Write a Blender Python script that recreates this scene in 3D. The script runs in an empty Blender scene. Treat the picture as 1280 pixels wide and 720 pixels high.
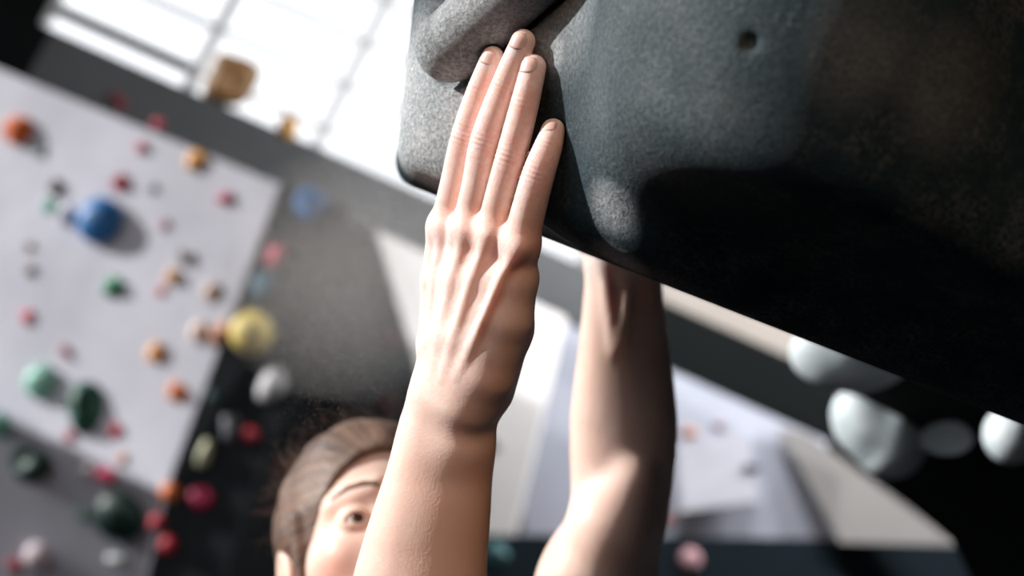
import bpy, bmesh, math, random
import numpy as np
from mathutils import Vector, Matrix

C = bpy.context.scene.collection
rng = random.Random(7)
PI = math.pi

# ------------------------------------------------------------------ camera
W_PX, H_PX, LENS = 1280.0, 720.0, 50.0
F = W_PX * LENS / 36.0
PITCH, ROLL = math.radians(12.0), math.radians(24.0)
CAM = np.array([0.0, 0.0, 1.6])
FW = np.array([0.0, math.cos(PITCH), math.sin(PITCH)])
UP0 = np.array([0.0, -math.sin(PITCH), math.cos(PITCH)])
R0 = np.array([1.0, 0.0, 0.0])
RT = math.cos(ROLL) * R0 + math.sin(ROLL) * UP0
UP = math.cos(ROLL) * UP0 - math.sin(ROLL) * R0
B3 = np.stack([RT, UP, FW])            # rows: right, up, forward


def V(px, py, d):
    """A point seen at photograph pixel (px, py), d metres along the view axis."""
    return np.array([(px - 640.0) / F * d, (360.0 - py) / F * d, d])


def to_world(p):
    return np.asarray(p) @ B3 + CAM


def from_world(p):
    return (np.asarray(p, float) - CAM) @ B3.T


def dir_world(v):
    return np.asarray(v, float) @ B3


def unit(v):
    v = np.asarray(v, float)
    return v / np.linalg.norm(v)


cam_data = bpy.data.cameras.new('camera')
cam = bpy.data.objects.new('camera', cam_data)
C.objects.link(cam)
cam_data.lens = LENS
cam_data.sensor_width = 36.0
cam_data.clip_start = 0.02
M = Matrix.Identity(4)
for i in range(3):
    M[i][0], M[i][1], M[i][2], M[i][3] = RT[i], UP[i], -FW[i], CAM[i]
cam.matrix_world = M
cam_data.dof.use_dof = True
cam_data.dof.focus_distance = 0.755
cam_data.dof.aperture_fstop = 4.6
bpy.context.scene.camera = cam


# ------------------------------------------------------------------ signed distance shapes and their mesh
def smin(a, b, k):
    h = np.clip(0.5 + 0.5 * (b - a) / k, 0, 1)
    return b + (a - b) * h - k * h * (1 - h)


def smax(a, b, k):
    return -smin(-a, -b, k)


def rcone(p, a, b, r1, r2):
    a, b = np.asarray(a, float), np.asarray(b, float)
    ba = b - a
    l2 = float(ba @ ba)
    rr = r1 - r2
    a2 = l2 - rr * rr
    if a2 <= 1e-12:
        c, r = (a, r1) if r1 > r2 else (b, r2)
        return np.sqrt(((p - c) ** 2).sum(-1)) - r
    il2 = 1.0 / l2
    pa = p - a
    y = pa @ ba
    z = y - l2
    x2 = ((pa * l2 - y[:, None] * ba) ** 2).sum(-1)
    y2 = y * y * l2
    z2 = z * z * l2
    k = math.copysign(1, rr) * rr * rr * x2 if rr != 0 else 0 * x2
    c1 = np.sign(z) * a2 * z2 > k
    c2 = np.sign(y) * a2 * y2 < k
    d = (np.sqrt(x2 * a2 * il2) + y * rr) * il2 - r1
    d = np.where(c2, np.sqrt(x2 + y2) * il2 - r1, d)
    d = np.where(c1, np.sqrt(x2 + z2) * il2 - r2, d)
    return d


def ball(p, c, r):
    return np.sqrt(((p - c) ** 2).sum(-1)) - r


def ellip(p, c, r, axes=None):
    q = p - np.asarray(c)
    if axes is not None:
        q = q @ np.asarray(axes).T
    r = np.asarray(r, float)
    k0 = np.sqrt(((q / r) ** 2).sum(-1))
    k1 = np.sqrt(((q / (r * r)) ** 2).sum(-1)) + 1e-9
    return k0 * (k0 - 1.0) / k1


def chain(p, pts, rads, k=None):
    d = None
    for i in range(len(pts) - 1):
        e = rcone(p, pts[i], pts[i + 1], rads[i], rads[i + 1])
        d = e if d is None else (np.minimum(d, e) if k is None else smin(d, e, k))
    return d


def vnoise(p, scale, seed=0):
    """Smooth lattice noise in -1..1."""
    q = p * scale + seed * 17.31
    i = np.floor(q).astype(np.int64)
    f = q - i
    f = f * f * (3 - 2 * f)

    def h(x, y, z):
        n = (x * 374761393 + y * 668265263 + z * 2147483647 + seed * 144665) & 0x7fffffff
        n = ((n ^ (n >> 13)) * 1274126177) & 0x7fffffff
        n = n ^ (n >> 16)
        return (n & 0xffff) / 32767.5 - 1.0
    r = 0
    for dx in (0, 1):
        for dy in (0, 1):
            for dz in (0, 1):
                w = (f[:, 0] if dx else 1 - f[:, 0]) * (f[:, 1] if dy else 1 - f[:, 1]) * (f[:, 2] if dz else 1 - f[:, 2])
                r = r + w * h(i[:, 0] + dx, i[:, 1] + dy, i[:, 2] + dz)
    return r


def run(f, P, chunk=400000):
    out = np.empty(len(P))
    for s in range(0, len(P), chunk):
        out[s:s + chunk] = f(P[s:s + chunk])
    return out


def surface(f, lo, hi, h, B=8):
    """Surface net of f = 0 inside the box lo..hi with cell size h, only near the surface."""
    lo, hi = np.asarray(lo, float), np.asarray(hi, float)
    nb = np.maximum(1, np.ceil((hi - lo) / (h * B)).astype(int))
    g = np.stack(np.meshgrid(*[np.arange(n) for n in nb], indexing='ij'), -1).reshape(-1, 3)
    d = run(f, lo + (g + 0.5) * h * B)
    g = g[np.abs(d) < B * h * 1.25]
    o = np.stack(np.meshgrid(*[np.arange(B + 1)] * 3, indexing='ij'), -1).reshape(-1, 3)
    pts = (g[:, None, :] * B + o[None]).reshape(-1, 3)
    val = run(f, lo + pts * h).reshape(len(g), B + 1, B + 1, B + 1)
    N = nb * B + 2
    cnr = [(a, b, c) for a in (0, 1) for b in (0, 1) for c in (0, 1)]
    S = np.stack([val[:, a:B + a, b:B + b, c:B + c] for a, b, c in cnr], -1)
    neg = S < 0
    cnt = neg.sum(-1)
    act = (cnt > 0) & (cnt < 8)
    bi, ci, cj, ck = np.nonzero(act)
    vals = S[bi, ci, cj, ck]
    acc = np.zeros((len(bi), 3))
    num = np.zeros(len(bi))
    for m in range(8):
        for ax in range(3):
            if cnr[m][ax] == 0:
                n = m | (4 >> ax)
                va, vb = vals[:, m], vals[:, n]
                x = (va < 0) != (vb < 0)
                t = np.where(x, va / np.where(x, va - vb, 1), 0)
                pt = np.zeros((len(bi), 3)) + np.array(cnr[m], float)
                pt[:, ax] = t
                acc += pt * x[:, None]
                num += x
    cell = g[bi] * B + np.stack([ci, cj, ck], -1)
    verts = lo + (cell + acc / num[:, None]) * h
    cid = (cell[:, 0] * N[1] + cell[:, 1]) * N[2] + cell[:, 2]
    order = np.argsort(cid)
    verts, cid, cell = verts[order], cid[order], cell[order]
    vals0 = vals[order]
    stride = np.array([N[1] * N[2], N[2], 1])
    quads = []
    for ax in range(3):
        m1 = 4 >> ax
        s0, s1 = vals0[:, 0] < 0, vals0[:, m1] < 0
        idx = np.nonzero(s0 != s1)[0]
        u, w = (ax + 1) % 3, (ax + 2) % 3
        c0 = cid[idx]
        q = [c0, c0 - stride[u], c0 - stride[u] - stride[w], c0 - stride[w]]
        loc = [np.clip(np.searchsorted(cid, k), 0, len(cid) - 1) for k in q]
        ok = np.ones(len(idx), bool)
        for k, l in zip(q, loc):
            ok &= cid[l] == k
        Q = np.stack(loc, -1)[ok]
        fl = s0[idx][ok]
        Q[fl] = Q[fl]
        Q[~fl] = Q[~fl][:, ::-1]
        quads.append(Q)
    quads = np.concatenate(quads)
    used = np.unique(quads)
    remap = np.full(len(verts), -1)
    remap[used] = np.arange(len(used))
    return verts[used], remap[quads]


def grad(f, P, e=2e-4):
    g = np.empty_like(P)
    for a in range(3):
        q = np.zeros(3)
        q[a] = e
        g[:, a] = run(f, P + q) - run(f, P - q)
    n = np.linalg.norm(g, axis=1, keepdims=True)
    return g / np.maximum(n, 1e-9), n[:, 0] / (2 * e)


def mesh_np(name, verts, faces, origin=None, smooth=True):
    """Mesh from world-space arrays, quads or triangles, with vertices relative to origin."""
    me = bpy.data.meshes.new(name)
    v = verts - (0 if origin is None else origin)
    me.vertices.add(len(v))
    me.vertices.foreach_set('co', np.ascontiguousarray(v, dtype=np.float32).ravel())
    k = faces.shape[1]
    me.loops.add(faces.size)
    me.loops.foreach_set('vertex_index', np.ascontiguousarray(faces, dtype=np.int32).ravel())
    me.polygons.add(len(faces))
    me.polygons.foreach_set('loop_start', np.arange(0, faces.size, k, dtype=np.int32))
    me.update(calc_edges=True)
    me.validate()
    me.polygons.foreach_set('use_smooth', np.full(len(me.polygons), smooth))
    return me


def link(name, me, mat=None, parent=None, loc=None):
    o = bpy.data.objects.new(name, me)
    C.objects.link(o)
    if mat is not None:
        me.materials.append(mat)
    if loc is not None:
        o.location = loc
    if parent is not None:
        o.parent = parent
    return o


def tag(o, label=None, cat=None, group=None, kind=None):
    if label:
        o['label'] = label
    if cat:
        o['category'] = cat
    if group:
        o['group'] = group
    if kind:
        o['kind'] = kind
    return o


def empty(name, loc):
    o = bpy.data.objects.new(name, None)
    C.objects.link(o)
    o.location = loc
    return o


def sdf_part(name, f, lo, hi, h, mat, parent=None, origin=None, cam_space=True, smooth=True):
    """Mesh the shape f (camera-axes metres) and link it; origin in world."""
    v, q = surface(f, lo, hi, h)
    if cam_space:
        v = to_world(v)
        q = q[:, ::-1]
    me = mesh_np(name, v, q, origin, smooth)
    return link(name, me, mat, parent)


# ------------------------------------------------------------------ materials
def srgb(r, g, b):
    def c(x):
        x /= 255.0
        return x / 12.92 if x <= 0.04045 else ((x + 0.055) / 1.055) ** 2.4
    return (c(r), c(g), c(b), 1.0)


class NT:
    def __init__(self, name):
        self.m = bpy.data.materials.new(name)
        self.m.use_nodes = True
        self.t = self.m.node_tree
        self.b = self.t.nodes['Principled BSDF']
        self.out = self.t.nodes['Material Output']

    def n(self, kind, **kw):
        x = self.t.nodes.new(kind)
        for k, v in kw.items():
            setattr(x, k, v)
        return x

    def l(self, a, b):
        self.t.links.new(a, b)

    def noise(self, scale, detail=4, rough=0.55, coord='Object'):
        tc = self.n('ShaderNodeTexCoord')
        x = self.n('ShaderNodeTexNoise')
        x.inputs['Scale'].default_value = scale
        x.inputs['Detail'].default_value = detail
        x.inputs['Roughness'].default_value = rough
        self.l(tc.outputs[coord], x.inputs['Vector'])
        return x.outputs['Fac']

    def ramp(self, fac, stops):
        r = self.n('ShaderNodeValToRGB')
        el = r.color_ramp.elements
        while len(el) > 1:
            el.remove(el[-1])
        el[0].position, el[0].color = stops[0]
        for p, c in stops[1:]:
            e = el.new(p)
            e.color = c
        self.l(fac, r.inputs['Fac'])
        return r.outputs['Color']

    def mix(self, fac, a, b, mode='MIX'):
        x = self.n('ShaderNodeMix', data_type='RGBA', blend_type=mode)
        for s, v in ((x.inputs[0], fac), (x.inputs[6], a), (x.inputs[7], b)):
            if isinstance(v, (int, float)):
                s.default_value = v
            elif isinstance(v, tuple):
                s.default_value = v
            else:
                self.l(v, s)
        return x.outputs[2]

    def math(self, op, a, b=0.0, clamp=False):
        x = self.n('ShaderNodeMath', operation=op)
        x.use_clamp = clamp
        for s, v in ((x.inputs[0], a), (x.inputs[1], b)):
            if isinstance(v, (int, float)):
                s.default_value = v
            else:
                self.l(v, s)
        return x.outputs[0]

    def attr(self, name):
        x = self.n('ShaderNodeAttribute')
        x.attribute_name = name
        return x.outputs['Fac']

    def bump(self, fac, strength, dist):
        x = self.n('ShaderNodeBump')
        x.inputs['Strength'].default_value = strength
        x.inputs['Distance'].default_value = dist
        self.l(fac, x.inputs['Height'])
        self.l(x.outputs['Normal'], self.b.inputs['Normal'])
        return x

    def color(self, c):
        if isinstance(c, tuple):
            self.b.inputs['Base Color'].default_value = c
        else:
            self.l(c, self.b.inputs['Base Color'])

    def rough(self, r):
        if isinstance(r, (int, float)):
            self.b.inputs['Roughness'].default_value = r
        else:
            self.l(r, self.b.inputs['Roughness'])


def mat_plain(name, col, rough=0.6, var=0.12, scale=12.0, bump=0.0, metal=0.0, spec=0.5):
    m = NT(name)
    c2 = tuple(min(1.0, x * (1 - var)) for x in col[:3]) + (1,)
    c3 = tuple(min(1.0, x * (1 + var)) for x in col[:3]) + (1,)
    n = m.noise(scale)
    m.color(m.ramp(n, [(0.3, c2), (0.7, c3)]))
    m.rough(rough)
    m.b.inputs['Metallic'].default_value = metal
    m.b.inputs['Specular IOR Level'].default_value = spec
    if bump:
        m.bump(m.noise(scale * 8), bump, 0.002)
    return m.m


def make_skin():
    m = NT('skin')
    base = m.ramp(m.noise(28, 5), [(0.3, srgb(236, 198, 180)), (0.7, srgb(244, 213, 200))])
    red = m.attr('blush')
    base = m.mix(m.math('MULTIPLY', red, 0.75), base, srgb(226, 140, 122))
    fine = m.ramp(m.noise(260, 7, 0.75), [(0.42, (0, 0, 0, 1)), (0.62, (1, 1, 1, 1))])
    ch = m.attr('chalk')
    fac = m.math('MULTIPLY', ch, m.math('ADD', m.math('MULTIPLY', fine, 0.65), 0.35), True)
    base = m.mix(fac, base, srgb(246, 230, 228))
    m.color(base)
    m.rough(m.math('ADD', m.math('MULTIPLY', fac, 0.3), 0.5))
    m.b.inputs['Subsurface Weight'].default_value = 0.3
    m.b.inputs['Subsurface Radius'].default_value = (1.0, 0.30, 0.15)
    m.b.inputs['Subsurface Scale'].default_value = 0.009
    m.b.inputs['Specular IOR Level'].default_value = 0.35
    vor = m.n('ShaderNodeTexVoronoi')
    vor.inputs['Scale'].default_value = 700
    tc = m.n('ShaderNodeTexCoord')
    m.l(tc.outputs['Object'], vor.inputs['Vector'])
    h = m.math('ADD', m.math('MULTIPLY', vor.outputs['Distance'], 0.5), m.noise(140, 5))
    m.bump(h, 0.22, 0.0007)
    return m.m


SKIN = make_skin()
NAIL = mat_plain('fingernail', srgb(232, 196, 186), 0.4, 0.06, 60)
HAIR = NT('brown_hair')
HAIR.color(HAIR.ramp(HAIR.attr('streak'), [(.2, srgb(72, 54, 46)), (.55, srgb(112, 88, 74)), (.85, srgb(146, 120, 104))]))
HAIR.rough(.6)
HAIR = HAIR.m
BROW = mat_plain('eyebrow_hair', srgb(112, 80, 66), 0.7, 0.2, 200)
EYE_WHITE = mat_plain('eye_white', srgb(225, 212, 206), 0.25, 0.03)
IRIS = mat_plain('iris_brown', srgb(70, 44, 32), 0.2, 0.2, 300)
CLOTH = mat_plain('dark_jersey', srgb(52, 56, 62), 0.9, 0.15, 40, 0.2)
LEGCLOTH = mat_plain('black_stretch', srgb(28, 30, 34), 0.85, 0.15, 40, 0.2)
SHOE = mat_plain('red_rubber', srgb(140, 40, 36), 0.6, 0.15, 20)


# ------------------------------------------------------------------ the climber
def px_r(r, d):
    return r / F * d


# the flank of the black hold under the palm: a plane leaning away to the left
HN = unit([-0.66, -0.12, -0.74])
HP = V(620, 180, 0.775)


def on_flank(px, py, h):
    w = np.array([(px - 640.0) / F, (360.0 - py) / F, 1.0])
    return V(px, py, (h + HP @ HN) / (w @ HN))


def spline(rows, n=3):
    """More rows along a smooth curve through the given ones."""
    R = np.array(rows, float)
    R = np.concatenate([2 * R[:1] - R[1:2], R, 2 * R[-1:] - R[-2:-1]])
    out = []
    for i in range(1, len(R) - 2):
        for k in range(n):
            t = k / n
            a, b_, c, d_ = R[i - 1:i + 3]
            out.append(.5 * (2 * b_ + (c - a) * t + (2 * a - 5 * b_ + 4 * c - d_) * t * t + (3 * b_ - a - 3 * c + d_) * t ** 3))
    out.append(R[-2])
    return [tuple(x) for x in out]


def build_chain(rows, h=None, d=None):
    """rows of (px, py, radius_px, height over flank | depth) -> points and radii."""
    pts, rad = [], []
    for px, py, r, hh in rows:
        if h == 'flank':
            p = on_flank(px, py, hh)
        else:
            p = V(px, py, hh)
        pts.append(p)
        rad.append(px_r(r, p[2]))
    return pts, rad


FING = {
    'index': [(557, 284, 20, .016), (569, 232, 19.5, .0165), (583, 169, 19, .015), (601, 112, 17, .0105), (616, 72, 14.5, .0074)],
    'middle': [(585, 287, 21, .020), (598, 230, 20.5, .0205), (608, 176, 20.5, .0185), (633, 104, 18, .0125), (654, 52, 15.5, .0080)],
    'ring': [(614, 293, 20, .020), (627, 240, 19.5, .0205), (639, 196, 19.5, .0190), (656, 130, 18, .0135), (667, 84, 16, .0082)],
    'pinky': [(650, 306, 23, .019), (662, 258, 21.5, .0195), (673, 218, 20.5, .0180), (685, 184, 17.8, .0130), (691.5, 163, 14.8, .0080)],
}
CHF = {k: build_chain(spline(v, 3), 'flank') for k, v in FING.items()}
CH = {k: build_chain(v, 'flank') for k, v in FING.items()}


def finger(p, name):
    pts, rad = CH[name]
    d = chain(p, *CHF[name])
    # creases over the two finger joints
    for j, amp in ((2, 0.00020), (3, 0.00012)):
        ax = unit(pts[j + 1] - pts[j - 1])
        q = p - pts[j]
        t = q @ ax
        side = (q @ HN) / rad[j]
        w = np.exp(-(t / 0.0045) ** 2) * np.clip(side, 0, 1)
        d = d + amp * w * np.cos(t * 2 * PI / 0.0026)
    return d


META = {
    'index': build_chain([(554, 284, 20, .016), (548, 350, 21, .018), (543, 430, 21, .022), (545, 490, 26, .022)], 'flank'),
    'middle': build_chain([(584, 287, 20, .020), (572, 350, 21, .024), (562, 420, 22, .027), (560, 495, 26, .026)], 'flank'),
    'ring': build_chain([(612, 293, 19, .020), (602, 350, 21, .024), (588, 420, 24, .027), (576, 500, 26, .026)], 'flank'),
    'pinky': build_chain([(651, 306, 22, .018), (643, 350, 27, .019), (633, 400, 30, .021), (610, 470, 31, .023), (592, 510, 27, .024)], 'flank'),
}
PALM = [
    build_chain([(642, 345, 29, .010), (630, 410, 35, .009), (604, 484, 40, .010)], 'flank'),
    build_chain([(590, 310, 20, .008), (585, 400, 30, .008), (575, 480, 32, .010)], 'flank'),
    build_chain([(560, 305, 19, .004), (558, 400, 28, .004), (560, 480, 34, .008)], 'flank'),
]
d_w = on_flank(563, 530, .018)[2]
THUMB = build_chain([(566, 480, 30, d_w + .012), (572, 400, 25, d_w + .012), (592, 340, 20, .795), (612, 296, 16, .783), (622, 272, 14, .778)])
RAD = build_chain(spline([(553, 490, 36, d_w - .002), (541, 535, 42, d_w + .001), (527, 605, 47, d_w + .003), (508, 720, 64, d_w + .006), (488, 880, 74, .815), (470, 1060, 56, .83)], 3))
ULN = build_chain(spline([(596, 496, 28, d_w - .004), (584, 540, 34, d_w - .005), (576, 605, 38, d_w - .004), (561, 720, 46, d_w - .004), (540, 880, 60, .80), (492, 1070, 50, .822)], 3))
MID = build_chain([(563, 500, 36, d_w), (560, 560, 38, d_w), (545, 640, 46, d_w + .004), (530, 740, 60, d_w + .006), (505, 900, 70, .81)])
TENDONS = [
    build_chain([(584, 290, 7, .0290), (566, 350, 5, .0325), (552, 425, 4.5, .0345), (546, 480, 4, .0335)], 'flank'),
    build_chain([(612, 296, 7, .0290), (590, 350, 5.5, .0335), (572, 410, 5, .0370), (557, 475, 4, .0365)], 'flank'),
    build_chain([(650, 310, 8, .0270), (628, 345, 6, .0310), (604, 400, 5.5, .0365), (575, 470, 4, .0365)], 'flank'),
    build_chain([(556, 286, 7, .0240), (545, 350, 5, .0270), (538, 430, 4, .0315)], 'flank'),
]


def f_right_hand(p):
    d = None
    for k in ('index', 'middle', 'ring', 'pinky'):
        e = finger(p, k)
        d = e if d is None else smin(d, e, 0.0016)
    m = None
    for k in META:
        e = chain(p, *META[k], 0.004)
        m = e if m is None else smin(m, e, 0.015)
    for c in PALM:
        m = smin(m, chain(p, *c, 0.006), 0.010)
    d = smin(d, m, 0.006)
    t = chain(p, *THUMB, 0.004)
    d = smin(d, t, 0.004)
    for c in TENDONS:
        d = smin(d, chain(p, *c), 0.0042)
    # the four knuckles
    for k, hh in (('index', .021), ('middle', .0265), ('ring', .026), ('pinky', .024)):
        px, py = FING[k][0][:2]
        c = on_flank(px, py, hh - .001)
        d = smin(d, ball(p, c, 0.0062), 0.009)
    return d


def f_right_forearm(p):
    d = smin(chain(p, *RAD), chain(p, *ULN), 0.014)
    d = smin(d, chain(p, *MID, 0.01), 0.014)
    # ulna head
    d = smin(d, ball(p, V(580, 556, d_w - .013), 0.009), 0.016)
    return d


ELB_R = V(478, 1075, .83)
SHO_R = V(225, 985, 1.02)
ELB_L = V(768, 655, 1.10)
SHO_L = V(630, 1045, 1.19)
LA1 = build_chain(spline([(762, 300, 27, 1.10), (757, 345, 25, 1.10), (755, 440, 32, 1.10), (753, 520, 40, 1.10), (758, 600, 44, 1.10), (768, 650, 50, 1.10)], 2))
LA2 = build_chain(spline([(800, 300, 26, 1.10), (803, 350, 24, 1.10), (806, 440, 31, 1.105), (806, 525, 41, 1.105), (795, 600, 46, 1.105), (782, 650, 46, 1.10)], 2))
LA3 = build_chain(spline([(781, 330, 24, 1.10), (780, 440, 32, 1.10), (780, 540, 42, 1.10), (776, 640, 48, 1.10)], 2))
LUP = build_chain([(772, 645, 52, 1.10), (750, 715, 68, 1.11), (700, 860, 76, 1.14), (640, 1020, 84, 1.185)])
LBI = build_chain([(790, 600, 30, 1.078), (762, 660, 48, 1.078), (733, 735, 60, 1.09), (690, 870, 60, 1.12)])
LT = [build_chain([(754, 325, 6, 1.086), (760, 380, 6, 1.083), (768, 440, 6, 1.081)]),
      build_chain([(784, 325, 6, 1.086), (783, 370, 6, 1.083), (777, 430, 6, 1.081)])]
RUP = ([ELB_R, ELB_R * .5 + SHO_R * .5, SHO_R], [0.038, 0.045, 0.052])
# left hand, round the back of the black hold
LH = [build_chain([(765, 320, 32, 1.10), (762, 250, 36, 1.10), (760, 200, 34, 1.10)]),
      build_chain([(800, 318, 30, 1.10), (812, 250, 32, 1.10), (812, 200, 30, 1.10)])]
LF = [build_chain([(745, 205, 15, 1.10), (738, 160, 14, 1.095), (740, 115, 13, 1.09), (744, 85, 11.5, 1.085)]),
      build_chain([(772, 198, 16, 1.10), (770, 145, 15, 1.095), (772, 95, 13.5, 1.09), (775, 60, 12, 1.085)]),
      build_chain([(800, 198, 15.5, 1.10), (802, 150, 14, 1.095), (806, 104, 13, 1.09), (808, 72, 11.5, 1.085)]),
      build_chain([(826, 205, 14, 1.10), (834, 168, 12.5, 1.095), (840, 132, 11.5, 1.09), (842, 108, 10.5, 1.085)]),
      build_chain([(740, 300, 22, 1.10), (716, 258, 18, 1.098), (702, 222, 15, 1.095), (694, 196, 13, 1.09)])]


def f_left_arm(p):
    d = smin(chain(p, *LA1), chain(p, *LA2), 0.016)
    d = smin(d, chain(p, *LA3), .012)
    for c in LT:
        d = smin(d, chain(p, *c), 0.006)
    d = smin(d, chain(p, *LUP, 0.012), 0.012)
    d = smin(d, chain(p, *LBI, 0.012), 0.010)
    h = smin(chain(p, *LH[0], .01), chain(p, *LH[1], .01), 0.014)
    d = smin(d, h, 0.012)
    for c in LF:
        d = smin(d, chain(p, *c, .004), 0.003)
    return d


# head
FH = unit([0.22, 0.62, -0.76])
UH = np.array([-0.06, 1.0, 0.0])
UH = unit(UH - FH * (UH @ FH))
RH = np.array([1.0, 0.06, 0.0])
RH = RH - FH * (RH @ FH)
RH = unit(RH - UH * (RH @ UH))
HEAD = V(446, 650, 1.11) - RH * (-0.032) - FH * 0.080
AX = np.stack([RH, UH, FH])


def hl(x, y, z):
    return HEAD + RH * x + UH * y + FH * z


def f_head(p):
    q = (p - HEAD) @ AX.T
    x = np.abs(q[:, 0])
    qs = np.stack([x, q[:, 1], q[:, 2]], -1)
    E = lambda c, r: ellip(qs, np.array(c), r)
    K = lambda a, b, r1, r2: rcone(qs, np.array(a, float), np.array(b, float), r1, r2)
    d = E((0, .035, -.012), (.074, .088, .094))
    d = smin(d, E((0, -.03, .03), (.058, .080, .060)), 0.03)
    d = smin(d, K((.045, -.055, .02), (.012, -.098, .066), .016, .014), 0.03)
    d = smin(d, K((0, -.098, .068), (0, -.10, .072), .014, .013), 0.015)
    d = smin(d, K((.042, -.022, .060), (.052, -.018, .035), .016, .014), 0.018)
    d = smin(d, K((.014, .024, .084), (.044, .022, .064), .007, .007), 0.012)
    d = smax(d, -E((.032, .002, .098), (.018, .012, .016)), 0.012)
    d = smin(d, K((0, .012, .088), (0, -.028, .106), .006, .009), 0.010)
    d = smin(d, K((0, -.034, .104), (.012, -.036, .092), .009, .007), 0.006)
    d = smin(d, K((0, -.060, .088), (.018, -.062, .078), .006, .003), 0.005)
    d = smin(d, K((0, -.070, .088), (.015, -.069, .080), .0065, .004), 0.005)
    lid = ellip(qs, np.array([.032, .001, .0715]), (.0148, .0140, .0140))
    lid = smax(lid, -ellip(qs, np.array([.032, .000, .088]), (.0125, .0046, .012)), 0.001)
    d = smin(d, lid, 0.003)
    # ears
    ear = E((.076, .0, -.012), (.010, .030, .019))
    ear = smax(ear, -E((.084, .002, -.008), (.006, .020, .011)), 0.004)
    d = smin(d, ear, 0.006)
    return d


NECK_B = V(430, 1010, 1.17)
SPINE = (SHO_R + SHO_L) / 2 + np.array([-0.0, -0.02, 0.03])
down = from_world(CAM + np.array([0, 0, -1.0]))
face_dir = from_world(CAM + np.array([0.25, -0.97, 0.0]))
side_dir = np.cross(down, face_dir)      # horizontal across the body
if side_dir @ (SHO_L - SHO_R) < 0:
    side_dir = -side_dir
NECK = SPINE - down * 0.03


def body_pt(s, fwd, dn):
    return SPINE + side_dir * s + face_dir * fwd + down * dn


z_sp = to_world(SPINE)[2]


def at_z(s, fwd, z):
    return body_pt(s, fwd, z_sp - z)


LEG = {}
for sg in (-1, 1):
    LEG[sg] = ([at_z(sg * .085, 0, .90), at_z(sg * .10, .03, .68), at_z(sg * .105, .03, .48), at_z(sg * .105, -.02, .30), at_z(sg * .11, -.03, .09)],
               [.088, .074, .052, .050, .034])
FOOT = {sg: ([at_z(sg * .11, -.05, .045), at_z(sg * .12, .05, .040), at_z(sg * .13, .13, .026)], [.036, .036, .024]) for sg in (-1, 1)}


def f_torso(p):
    ax = np.stack([side_dir, face_dir, down])
    d = ellip(p, body_pt(0, .01, .14), (.150, .105, .19), ax)
    d = smin(d, ellip(p, body_pt(0, 0, .36), (.120, .090, .16), ax), 0.05)
    d = smin(d, ellip(p, at_z(0, -.01, .93), (.160, .110, .12), ax), 0.05)
    for sg in (-1, 1):
        d = smin(d, ball(p, body_pt(sg * .065, .085, .17), .055), 0.03)
    d = smin(d, rcone(p, SHO_R, body_pt(-.05, 0, .02), .055, .06), 0.04)
    d = smin(d, rcone(p, SHO_L, body_pt(.05, 0, .02), .055, .06), 0.04)
    return d


def f_neck(p):
    return rcone(p, body_pt(0, -.01, .02), hl(0, -.03, -.025), .052, .050)


def f_legs(p):
    d = None
    for sg in (-1, 1):
        e = chain(p, *LEG[sg], 0.02)
        e = smin(e, chain(p, *FOOT[sg], 0.01), 0.02)
        d = e if d is None else np.minimum(d, e)
    return d


def bbox(pts, m):
    pts = np.asarray(pts)
    return pts.min(0) - m, pts.max(0) + m


GROUPS = [
    (f_right_hand, bbox(np.concatenate([np.array(c[0]) for c in list(CH.values()) + list(META.values()) + PALM + [THUMB]]), .035), None),
    (f_right_forearm, bbox(np.array(RAD[0] + ULN[0]), .06), 0.008),
    (lambda p: chain(p, *RUP, .02), bbox(np.array(RUP[0]), .08), 0.02),
    (f_left_arm, bbox(np.concatenate([np.array(c[0]) for c in [LA1, LA2, LUP, LBI] + LH + LF]), .07), 0.02),
    (f_head, (HEAD - .16, HEAD + .16), 0.02),
    (f_neck, bbox([body_pt(0, -.01, .02), HEAD], .09), 0.025),
    (f_torso, bbox([body_pt(a, b, c) for a in (-.25, .25) for b in (-.2, .2) for c in (-.1, .62)] + [SHO_R, SHO_L], .06), 0.03),
    (f_legs, bbox(np.array(LEG[-1][0] + LEG[1][0] + FOOT[1][0] + FOOT[-1][0]), .11), 0.03),
]


def f_body(p):
    d = np.full(len(p), 9.0)
    best = np.full(len(p), 9.0)
    for f, (lo, hi), k in GROUPS:
        m = ((p > lo) & (p < hi)).all(1)
        out = ~m
        if out.any():
            e = np.sqrt((np.maximum(np.maximum(lo - p[out], p[out] - hi), 0) ** 2).sum(-1)) + 0.03
            best[out] = np.minimum(best[out], e)
        if m.any():
            e = f(p[m])
            d[m] = e if k is None else smin(d[m], e, k)
    return np.minimum(d, best)


def refine(me_v, me_q, mask_fn, cuts, f):
    """Subdivide the quads chosen by mask_fn and pull the new points onto f = 0."""
    bm = bmesh.new()
    me = bpy.data.meshes.new('tmp')
    me.from_pydata(me_v.tolist(), [], me_q.tolist())
    bm.from_mesh(me)
    bpy.data.meshes.remove(me)
    for _ in range(cuts):
        bm.faces.ensure_lookup_table()
        ctr = np.array([f_.calc_center_median() for f_ in bm.faces])
        m = mask_fn(ctr)
        edges = {e for i in np.nonzero(m)[0] for e in bm.faces[i].edges}
        bmesh.ops.subdivide_edges(bm, edges=list(edges), cuts=1, use_grid_fill=True)
        bm.verts.ensure_lookup_table()
        co = np.array([v.co for v in bm.verts])
        m = mask_fn(co)
        q = co[m]
        for _k in range(2):
            g, s = grad(f, q)
            q = q - g * np.clip(run(f, q) / np.maximum(s, .3), -.002, .002)[:, None]
        for i, c in zip(np.nonzero(m)[0], q):
            bm.verts[i].co = c
    return bm


def near_hand(p):
    u = V(560, 400, .78)
    return (p[:, 2] < 0.90) & (p[:, 1] > V(500, 790, .8)[1])


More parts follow.
